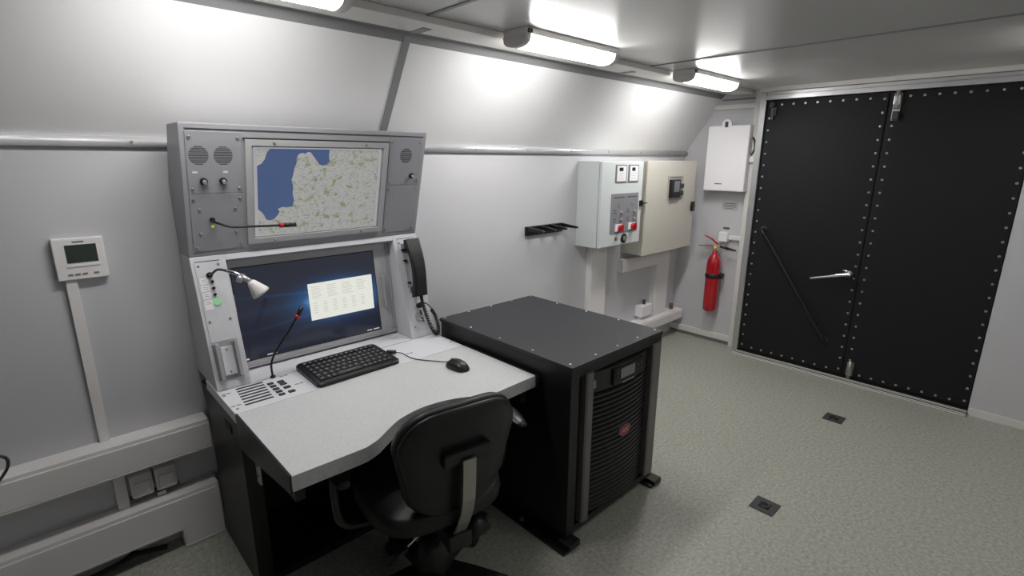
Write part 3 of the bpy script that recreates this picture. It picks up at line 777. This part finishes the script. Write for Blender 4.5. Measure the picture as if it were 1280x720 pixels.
MB().cyl(cp(0, 0, .23), cp(0, 0, .365), .022, n=20).build('gas_column', CHROME, ch)
MB().lathe(cp(0, 0, .10), [(.075, 0), (.072, .05), (.060, .10), (.045, .135), (.028, .14)], n=24).build('column_cover', BLK, ch)
for i in range(5):
    w_ = math.radians(-20+72*i); c, s_ = math.cos(w_), math.sin(w_)
    lg = MB(); vs = []
    for rr, hw, z0, z1 in ((.03, .032, .075, .125), (.16, .026, .068, .110), (.285, .018, .062, .090)):
        for sd in (-1, 1):
            for z in (z0, z1): vs.append((.900+c*rr-s_*hw*sd, .985+s_*rr+c*hw*sd, z))
    lg.faces(vs, [(0, 1, 3, 2), (8, 10, 11, 9)]+[(j+0, j+4, j+5, j+1) for j in (0, 4)]+[(j+2, j+3, j+7, j+6) for j in (0, 4)]+[(j+0, j+2, j+6, j+4) for j in (0, 4)]+[(j+1, j+5, j+7, j+3) for j in (0, 4)])
    l_ = lg.build('leg', BLK, ch)
    cx, cy = .900+c*.272, .985+s_*.272; t_ = Vector((-s_, c, 0))
    cm = MB()
    for sd in (-1, 1):
        q = Vector((cx, cy, .028))+t_*(.012*sd); cm.cyl(tuple(q), tuple(q+t_*(.014*sd)), .028, n=18)
    cm.cyl((cx, cy, .03), (cx, cy, .066), .008, n=10); cm.build('caster', BLK, l_)
for sd in (-1, 1):
    pad = MB(); vs = []; n = 14; K = 12
    for i in range(n+1):
        s_ = i/n; b_ = -.14+.26*s_; e = max(math.sin(PI*min(max(s_, .03), .97)), .0)**.35
        for k in range(K):
            w_ = 2*PI*k/K; vs.append(cp(sd*.328+.038*e*math.cos(w_), b_, .655+.017*e*math.sin(w_)-.012*(s_-.6)**2*4))
    pad.faces(vs, [(i*K+k, i*K+(k+1) % K, (i+1)*K+(k+1) % K, (i+1)*K+k) for i in range(n) for k in range(K)]+[tuple(range(K)), tuple(range((n+1)*K-1, n*K-1, -1))], None, True)
    ao = pad.build('armrest', BLK, ch)
    MB().tube([cp(sd*.326, -.02, .645), cp(sd*.328, -.02, .54), cp(sd*.315, -.02, .43), cp(sd*.24, -.02, .392), cp(sd*.06, -.02, .385)], .014, n=10).build('armrest_post', BLK, ao)

# ------------------------------------------------------------------ floor cabinet (power unit)
rk = thing('power_unit_cabinet', 'large black floor-standing power unit with louvred front beside the console', 'power unit', (1.76, .75, 0))
RX0, RX1, RY0, RY1, RZ = 1.430, 2.092, .318, 1.192, .820
MB().box(RX0+.006, RX1-.006, RY0+.006, RY1-.045, .045, RZ-.018, bev=.003).build('body', RACK, rk)
tp = MB().box(RX0, RX1, RY0, RY1, RZ-.017, RZ, bev=.003).build('top_plate', RACKT, rk)
MB().box(RX0+.003, RX1-.003, RY1-.05, RY1-.004, RZ-.055, RZ-.018).build('top_lip', RACK, rk)
MB().box(RX0+.004, RX0+.055, RY1-.05, RY1-.006, .045, RZ-.055).build('front_post', RACK, rk)
MB().box(RX1-.03, RX1-.004, RY1-.05, RY1-.006, .045, RZ-.055).build('front_post', RACK, rk)
MB().box(RX0+.055, RX1-.03, RY1-.05, RY1-.010, .045, .075).build('front_sill', RACK, rk)
sp_ = []
for k in range(5): sp_ += [(RX0+.022, lerp(RY0+.02, RY1-.03, k/4))]
for k in range(1, 4): sp_ += [(lerp(RX0+.022, RX1-.022, k/4), RY1-.025), (lerp(RX0+.022, RX1-.022, k/4), RY0+.02)]
for k in range(5): sp_ += [(RX1-.022, lerp(RY0+.02, RY1-.03, k/4))]
for x, y in sp_: MB().cyl((x, y, RZ), (x, y, RZ+.0035), .0075, n=12, r2=.005).build('screw', CHROME, tp)
# side strips standing proud of the front
for x0, x1 in ((RX0+.082, RX0+.132), (RX1-.090, RX1-.020)):
    MB().prism([(x0, RY1-.02), (x0, RY1+.006), (x0+.008, RY1+.012), (x1-.008, RY1+.012), (x1, RY1+.006), (x1, RY1-.02)], .085, .772, 'z').build('side_strip', RACKSTRIP, rk)
# bowed louvre front
LX0, LX1 = RX0+.132, RX1-.090
def bow(x): return RY1-.018+.030*(1-((x-(LX0+LX1)/2)/((LX1-LX0)/2))**2)
lm = MB(); N = 12; nl = 25
for i in range(nl):
    z = lerp(.100, .640, i/(nl-1)); vs = []
    for k in range(N+1):
        x = lerp(LX0, LX1, k/N); y = bow(x)
        vs += [(x, y-.018, z+.010), (x, y-.018, z+.004), (x, y, z-.006), (x, y, z+.002)]
    lm.faces(vs, [(k*4+j, k*4+(j+1) % 4, (k+1)*4+(j+1) % 4, (k+1)*4+j) for k in range(N) for j in range(4)]+[(0, 1, 2, 3), (N*4+3, N*4+2, N*4+1, N*4)])
LOUV = mat('louvre_black', (34, 34, 35), .4)
lv_ = lm.build('louvre_grille', LOUV, rk)
MB().box(LX0, LX1, RY1-.046, RY1-.040, .078, .760).build('grille_back', BLKM, rk)
# upper control fascia following the bow
fm_ = MB(); vs = []
for k in range(N+1):
    x = lerp(LX0, LX1, k/N); y = bow(x)
    vs += [(x, y-.03, .660), (x, y, .662), (x, y+.002, .755), (x, y-.03, .762)]
fm_.faces(vs, [(k*4+j, k*4+(j+1) % 4, (k+1)*4+(j+1) % 4, (k+1)*4+j) for k in range(N) for j in range(4)]+[(0, 1, 2, 3), (N*4+3, N*4+2, N*4+1, N*4)])
fa = fm_.build('control_fascia', BLK, rk)
cx = (LX0+LX1)/2+.012; yb = bow(cx)+.002
dpn = MB().box(cx-.110, cx+.125, yb-.012, yb+.004, .672, .745, bev=.003).build('display_panel', BLKM, fa)
MB().box(cx-.060, cx+.045, yb+.004, yb+.0055, .690, .735).build('status_display', LCDG, dpn)
for dx, z in ((.065, .725), (.065, .700), (.095, .725), (.095, .700), (-.085, .725), (-.085, .705)):
    MB().cyl((cx+dx, yb+.004, z), (cx+dx, yb+.0065, z), .007, n=12).build('button', DARKG, dpn)
MB().box(cx-.04, cx+.05, yb-.001, yb+.0015, .664, .669).build('name_strip', STEEL, fa)
MB().cyl((LX0+.03, bow(LX0+.03)-.004, .700), (LX0+.03, bow(LX0+.03)+.002, .700), .018, n=18).build('keylock', LCDG, fa)
# oval badge
bx, bz_ = (LX0+LX1)/2+.012, .425; yb = bow(bx)+.001
def ell(w_, h_, n=32): return [(bx+w_*math.cos(2*PI*k/n), bz_+h_*math.sin(2*PI*k/n)) for k in range(n)]
bd = MB().prism(ell(.044, .026), yb-.02, yb+.004, 'Y').build('badge', mat('badge_ring', (120, 112, 112), .4, .3), rk)
MB().prism(ell(.038, .021), yb+.004, yb+.0055, 'Y').build('badge_centre', mat('badge_red', (150, 40, 62), .4), bd)
def text_mesh(s, size, depth):
    cu = bpy.data.curves.new('lettering', 'FONT'); cu.body = s; cu.size = size; cu.align_x = 'CENTER'; cu.align_y = 'CENTER'; cu.extrude = depth; cu.shear = .25
    to = bpy.data.objects.new('lettering', cu); me = bpy.data.meshes.new_from_object(to); bpy.data.objects.remove(to); return me
me = text_mesh('APC', .026, .0006); me.materials.append(mat('badge_letters', (185, 165, 168), .4))
lo = bpy.data.objects.new('lettering', me); C.objects.link(lo); lo.parent = bd
lo.rotation_euler = (PI/2, 0, 0); lo.location = P(bx, yb+.0058, bz_)-WORLD[rk]
# base rails and feet
for x0, x1 in ((RX0-.045, RX0+.025), (RX1-.045, RX1+.005)):
    q = MB().box(x0, x1, .56, RY1+.025, .0005, .012, BLK, .002).box(max(x0, RX0)+.008, min(x1, RX1)-.006, RY0+.02, RY1-.03, .012, .046, BLK).build('base_rail', None, rk)
    for y in (.66, .95): MB().cyl((x0+.020, y, .012), (x0+.020, y, .022), .010, n=6).build('bolt', STEEL, q)
MB().box(RX1-.020, RX1+.045, RY1-.055, RY1+.03, .0005, .028, bev=.004).build('foot', BLK, rk)
MB().box(RX0-.02, RX0+.05, RY1-.03, RY1+.035, .012, .040, bev=.004).build('foot', BLK, rk)

# ------------------------------------------------------------------ left wall, far part
hk = thing('hook_rail', 'black wall rail with four prongs left of the grey control box', 'hook rail', (2.53, 0, 1.11))
MB().box(2.350, 2.708, .0005, .018, 1.112, 1.172, bev=.002).build('back_plate', BLK, hk)
for i in range(4):
    x = lerp(2.365, 2.700, i/3)
    MB().prism([(.018, 1.172), (.155, 1.160), (.160, 1.150), (.150, 1.146), (.018, 1.146)], x-.008, x+.008, 'x', bev=.001).build('prong', BLK, hk)

bx1 = thing('control_box', 'light grey wall-mounted control box with two meters and switches', 'control box', (3.12, 0, .99))
MB().box(2.872, 3.378, .0005, .186, .993, 1.589, bev=.003).build('housing', BOXG, bx1)
dr = MB().box(2.874, 3.376, .189, .211, .995, 1.587, bev=.004).build('door', BOXG, bx1)
MB().box(2.880, 3.370, .186, .189, 1.00, 1.58).build('door_gasket', DARKG, bx1)
F3 = Face((.211, 1.589), (.211, .993))
F3.n = (1, 0)
def z2t(z): return 1.589-z
for x0, x1 in ((3.027, 3.158), (3.182, 3.308)):
    q = MB().box(x0, x1, .211, .217, 1.443, 1.566, bev=.002).build('meter_frame', TRIMG, dr)
    MB().box(x0+.012, x1-.012, .217, .219, 1.452, 1.557).build('meter_face', HEAT, q)
    MB().box(x0+.035, x1-.050, .219, .2205, 1.522, 1.546, bev=.001).build('meter_window', BLKM, q)
    pm = MB()
    for k in range(3): pm.box(x0+.03, x0+.085, .219, .2195, 1.505-k*.018, 1.508-k*.018)
    pm.build('printed_line', CREAM, q)
pp = MB().box(2.992, 3.326, .211, .215, 1.085, 1.366, bev=.001).build('switch_plate', PANG, dr)
for cx_ in (3.085, 3.250):
    MB().box(cx_-.065, cx_+.060, .215, .2155, 1.336, 1.342).build('printed_heading', DARKG, pp)
    for z in (1.245, 1.228, 1.185, 1.168): MB().box(cx_-.065, cx_-.030, .215, .2155, z, z+.005).build('printed_line', DARKG, pp)
    MB().cyl((cx_+.005, .215, 1.285), (cx_+.005, .219, 1.285), .012, n=14).build('indicator', PANG, pp)
    for z in (1.230, 1.178):
        MB().cyl((cx_+.03, .215, z), (cx_+.03, .230, z), .012, n=14).build('push_button', ALU, pp)
    k_ = MB().box(cx_-.040, cx_+.045, .215, .221, 1.098, 1.150, bev=.002).build('rotary_switch', HEAT, pp)
    MB().cyl((cx_+.012, .221, 1.122), (cx_+.012, .240, 1.122), .022, n=18).box(cx_+.005, cx_+.019, .238, .256, 1.098, 1.146, bev=.003).build('switch_knob', REDR, k_)
k_ = MB().cyl((3.166, .211, 1.040), (3.166, .220, 1.040), .034, n=24).build('key_switch', BLK, dr)
MB().cyl((3.166, .220, 1.040), (3.166, .228, 1.040), .018, n=18).box(3.163, 3.169, .228, .230, 1.028, 1.052).build('key_barrel', ALU, k_)
MB().cyl((3.066, .211, 1.043), (3.066, .216, 1.043), .012, n=14).build('screw', STEEL, dr)
lk = MB().box(3.345, 3.372, .211, .228, 1.262, 1.306, bev=.003).build('lock', BLK, dr)
MB().box(3.358, 3.425, .226, .234, 1.280, 1.288, bev=.001).build('key_lever', BLK, lk)

bx2 = thing('electrical_enclosure', 'cream square electrical enclosure with a breaker window, right of the control box', 'enclosure', (3.82, 0, .87))
MB().box(3.446, 4.200, .0005, .184, .870, 1.590, bev=.003).build('housing', CREAM, bx2)
dr = MB().box(3.444, 4.202, .187, .206, .867, 1.593, bev=.004).build('door', CREAM, bx2)
MB().box(3.452, 4.194, .184, .187, .875, 1.585).build('door_gasket', DARKG, bx2)
q = MB().box(3.745, 3.985, .206, .211, 1.285, 1.475, bev=.002).build('breaker_bezel', mat('bezel_beige', (176, 172, 162), .5), dr)
MB().box(3.762, 3.905, .211, .235, 1.305, 1.448, bev=.004).build('breaker', BLK, q)
MB().box(3.800, 3.880, .235, .238, 1.350, 1.435).build('breaker_window', LCDG, q)
for z in (1.395, 1.335): MB().box(3.905, 3.965, .211, .232, z-.018, z+.018, bev=.004).build('breaker_toggle', DARKG, q)
pm = MB(); pm.box(3.775, 3.955, .211, .2115, 1.458, 1.466); pm.build('printed_line', INK, q)
MB().cyl((4.165, .206, 1.215), (4.165, .216, 1.215), .016, n=14).prism([(4.148, 1.255), (4.182, 1.255), (4.187, 1.215), (4.182, 1.175), (4.148, 1.175), (4.143, 1.215)], .206, .228, 'Y', bev=.003).build('lock', BLK, dr)

# trunkings under the boxes
t = thing('cable_trunking', 'vertical white cable trunking under the grey control box', 'cable trunking', (3.108, 0, .25))
MB().box(3.007, 3.205, .0005, .046, .248, .990, bev=.002).build('trunking_body', WHITE, t)
MB().box(3.014, 3.198, .046, .051, .250, .988).build('cover', WHITE, t)
one('cover_strip', MB().box(3.225, 3.345, .0005, .008, .248, .990), WALL, 'flat grey cover strip on the wall beside the vertical trunking', 'cover strip')
t = thing('cable_trunking', 'white L-shaped cable trunking under the cream enclosure', 'cable trunking', (3.80, 0, .25))
MB().prism([(3.42, .715), (3.93, .715), (3.93, .248), (4.135, .248), (4.135, .820), (3.42, .820)], .0005, .056, 'Y').build('trunking_body', WHITE, t)
MB().prism([(3.428, .722), (3.938, .722), (3.938, .252), (4.128, .252), (4.128, .812), (3.428, .812)], .056, .061, 'Y').build('cover', WHITE, t)
t = thing('cable_trunking', 'low horizontal white cable trunking ending at the far corner', 'cable trunking', (3.0, 0, .1))
MB().box(1.44, XE-.03, .0005, .115, .155, .247, bev=.003).build('trunking_body', WHITE, t)
MB().box(1.44, XE-.03, .115, .122, .163, .235, bev=.002).build('cover', WHITE, t)
t = thing('socket_box', 'small white socket box with a dark stub above the low trunking', 'socket', (3.78, 0, .25))
MB().box(3.715, 3.880, .0005, .075, .275, .375, bev=.008).build('box_body', HEAT, t)
MB().box(3.740, 3.770, .01, .05, .248, .275).build('cable_stub', WHITE, t)
MB().cyl((3.80, .035, .376), (3.80, .035, .415), .014, n=12).build('cable_gland', DARKG, t)
one('pipe_stub', MB().cyl((4.25, .05, .2475), (4.25, .05, .30), .018, n=12), mat('copper_brown', (110, 72, 62), .5), 'small brown pipe stub in the far corner on the trunking', 'pipe')

# ------------------------------------------------------------------ end wall items
ht = thing('wall_heater', 'tall white wall-hung unit with a round badge, left of the double doors', 'wall unit', (XE, .42, 1.35))
MB().box(XE-.125, XE-.0005, .258, .600, 1.350, 1.872, bev=.010).build('housing', HEAT, ht)
q = MB().cyl((XE-.127, .410, 1.880), (XE-.114, .410, 1.880), .040, n=28).build('round_badge', HEAT, ht)
MB().box(XE-.130, XE-.127, .397, .423, 1.858, 1.902, bev=.002).build('badge_window', DARKG, q)
pm = MB(); pm.box(XE-.1256, XE-.1249, .355, .415, 1.405, 1.413); pm.build('printed_line', INK, ht)
MB().tube([(XE-.06, .600, 1.78), (XE-.05, .618, 1.74), (XE-.05, .620, 1.68), (XE-.06, .600, 1.64)], .008, n=8).build('side_cable', DARKG, ht)
one('conduit_spur', MB().box(XE-.075, XE-.050, .601, .640, 1.585, 1.625, bev=.002), WHITE,
    'tiny white conduit stub between the wall-hung unit and the post', 'conduit')
pl_ = one('warning_label', MB().box(XE-.003, XE-.0003, .385, .520, 1.185, 1.255), mat('label_grey', (186, 186, 188), .5),
          'small grey printed label plate under the white wall-hung unit', 'label')
pm = MB()
for k, (a, b_) in enumerate(((.405, .500), (.395, .510), (.395, .505), (.41, .49))): pm.box(XE-.0036, XE-.0029, a, b_, 1.240-k*.014, 1.245-k*.014)
pm.build('printed_line', INK, pl_)
jb = thing('junction_box', 'small white box beside the extinguisher with a conduit to the post', 'junction box', (XE, .445, .91))
MB().box(XE-.055, XE-.0005, .405, .480, .920, 1.000, bev=.004).build('box_body', HEAT, jb)
MB().box(XE-.03, XE-.0005, .480, .585, .940, .975, bev=.002).build('conduit', WHITE, jb)
pm = MB(); pm.box(XE-.002, XE-.0003, .415, .470, 1.022, 1.040); pm.build('printed_tag', INK, jb)

fx = thing('fire_extinguisher', 'red fire extinguisher strapped to the wall beside the doors', 'fire extinguisher', (XE-.075, .395, .31))
ex, ey = XE-.075, .398
MB().lathe((ex, ey, .300), [(.030, 0), (.052, .004), (.058, .016), (.059, .05), (.059, .40), (.056, .44), (.045, .475), (.030, .500), (.022, .512), (.022, .535)], n=32).build('cylinder', RED, fx)
vn = MB().cyl((ex, ey, .835), (ex, ey, .880), .019, n=18).box(ex-.015, ex+.015, ey-.02, ey+.04, .865, .895, bev=.004).build('valve', BRASS, fx)
hn = MB()
def bar(mb, p, q, w_, t_):
    p = Vector(p); q = Vector(q); d = (q-p).normalized(); s_ = Vector((1, 0, 0)); n_ = d.cross(s_).normalized(); vs = []
    for c in (p, q):
        for a, b_ in ((-1, -1), (1, -1), (1, 1), (-1, 1)): vs.append(tuple(c+s_*a*w_/2+n_*b_*t_/2))
    mb.faces(vs, [(0, 1, 2, 3), (7, 6, 5, 4), (0, 4, 5, 1), (1, 5, 6, 2), (2, 6, 7, 3), (3, 7, 4, 0)])
bar(hn, (ex, ey+.02, .895), (ex, ey-.035, .935), .026, .007); bar(hn, (ex, ey-.03, .933), (ex, ey-.105, .965), .026, .007)
hn.build('squeeze_lever', RED, vn)
hn = MB(); bar(hn, (ex, ey+.01, .885), (ex, ey-.075, .876), .026, .007); bar(hn, (ex, ey-.07, .877), (ex, ey-.15, .868), .026, .006); hn.build('carry_handle', RED, vn)
MB().cyl((ex, ey+.035, .880), (ex-.01, ey+.10, .872), .010, n=12).cyl((ex-.01, ey+.10, .872), (ex-.015, ey+.185, .862), .013, n=12, r2=.006).build('discharge_horn', BLK, vn)
st = MB().lathe((ex, ey, .600), [(.0595, 0), (.064, .002), (.064, .036), (.0595, .038)], n=32).box(XE-.02, XE-.0005, ey-.07, ey+.07, .603, .635).box(ex-.01, ex+.02, ey+.055, ey+.085, .600, .640, bev=.003).build('strap', BLK, fx)

# ------------------------------------------------------------------ floor tie-down plates
def floor_plate(x, y, label, rz):
    t = thing('floor_tie_down', label, 'floor plate', (x, y, 0), 'recessed tie-down plates in the floor')
    def q(a, b_): return (x+a*math.cos(rz)-b_*math.sin(rz), y+a*math.sin(rz)+b_*math.cos(rz))
    MB().prism([q(-.056, -.054), q(.056, -.054), q(.056, .054), q(-.056, .054)], .0002, .004, 'z', bev=.001).build('plate', DARKP, t)
    MB().prism([q(-.026, -.024), q(.026, -.024), q(.026, .024), q(-.026, .024)], .004, .0046, 'z').build('recess', BLKM, t)
    rg = [q(.020*math.cos(a), .018*math.sin(a)) for a in [PI*k/8-.3 for k in range(11)]]
    MB().tube([(a, b_, .0075) for a, b_ in rg], .003, n=8, sub=0).build('ring', STEELD, t)
    for sx in (-1, 1):
        for sy in (-1, 1):
            a, b_ = q(.046*sx, .044*sy); MB().cyl((a, b_, .004), (a, b_, .0055), .005, n=10).build('screw', STEELD, t)
DARKP = mat('tie_down_plate', (66, 66, 70), .5); STEELD = mat('dark_steel', (92, 92, 96), .4, .5)
floor_plate(2.330, 1.662, 'dark square tie-down plate in the floor nearer the power unit', 0)
floor_plate(3.540, 1.628, 'dark square tie-down plate in the floor nearer the double doors', 0)

# ------------------------------------------------------------------ world and view
wd = bpy.data.worlds.new('world'); bpy.context.scene.world = wd; wd.use_nodes = True
wd.node_tree.nodes['Background'].inputs['Color'].default_value = (.5, .5, .52, 1)
wd.node_tree.nodes['Background'].inputs['Strength'].default_value = .05
vs_ = bpy.context.scene.view_settings
vs_.view_transform = 'Standard'; vs_.look = 'None'; vs_.gamma = 1; vs_.use_curve_mapping = False; vs_.exposure = 0.0
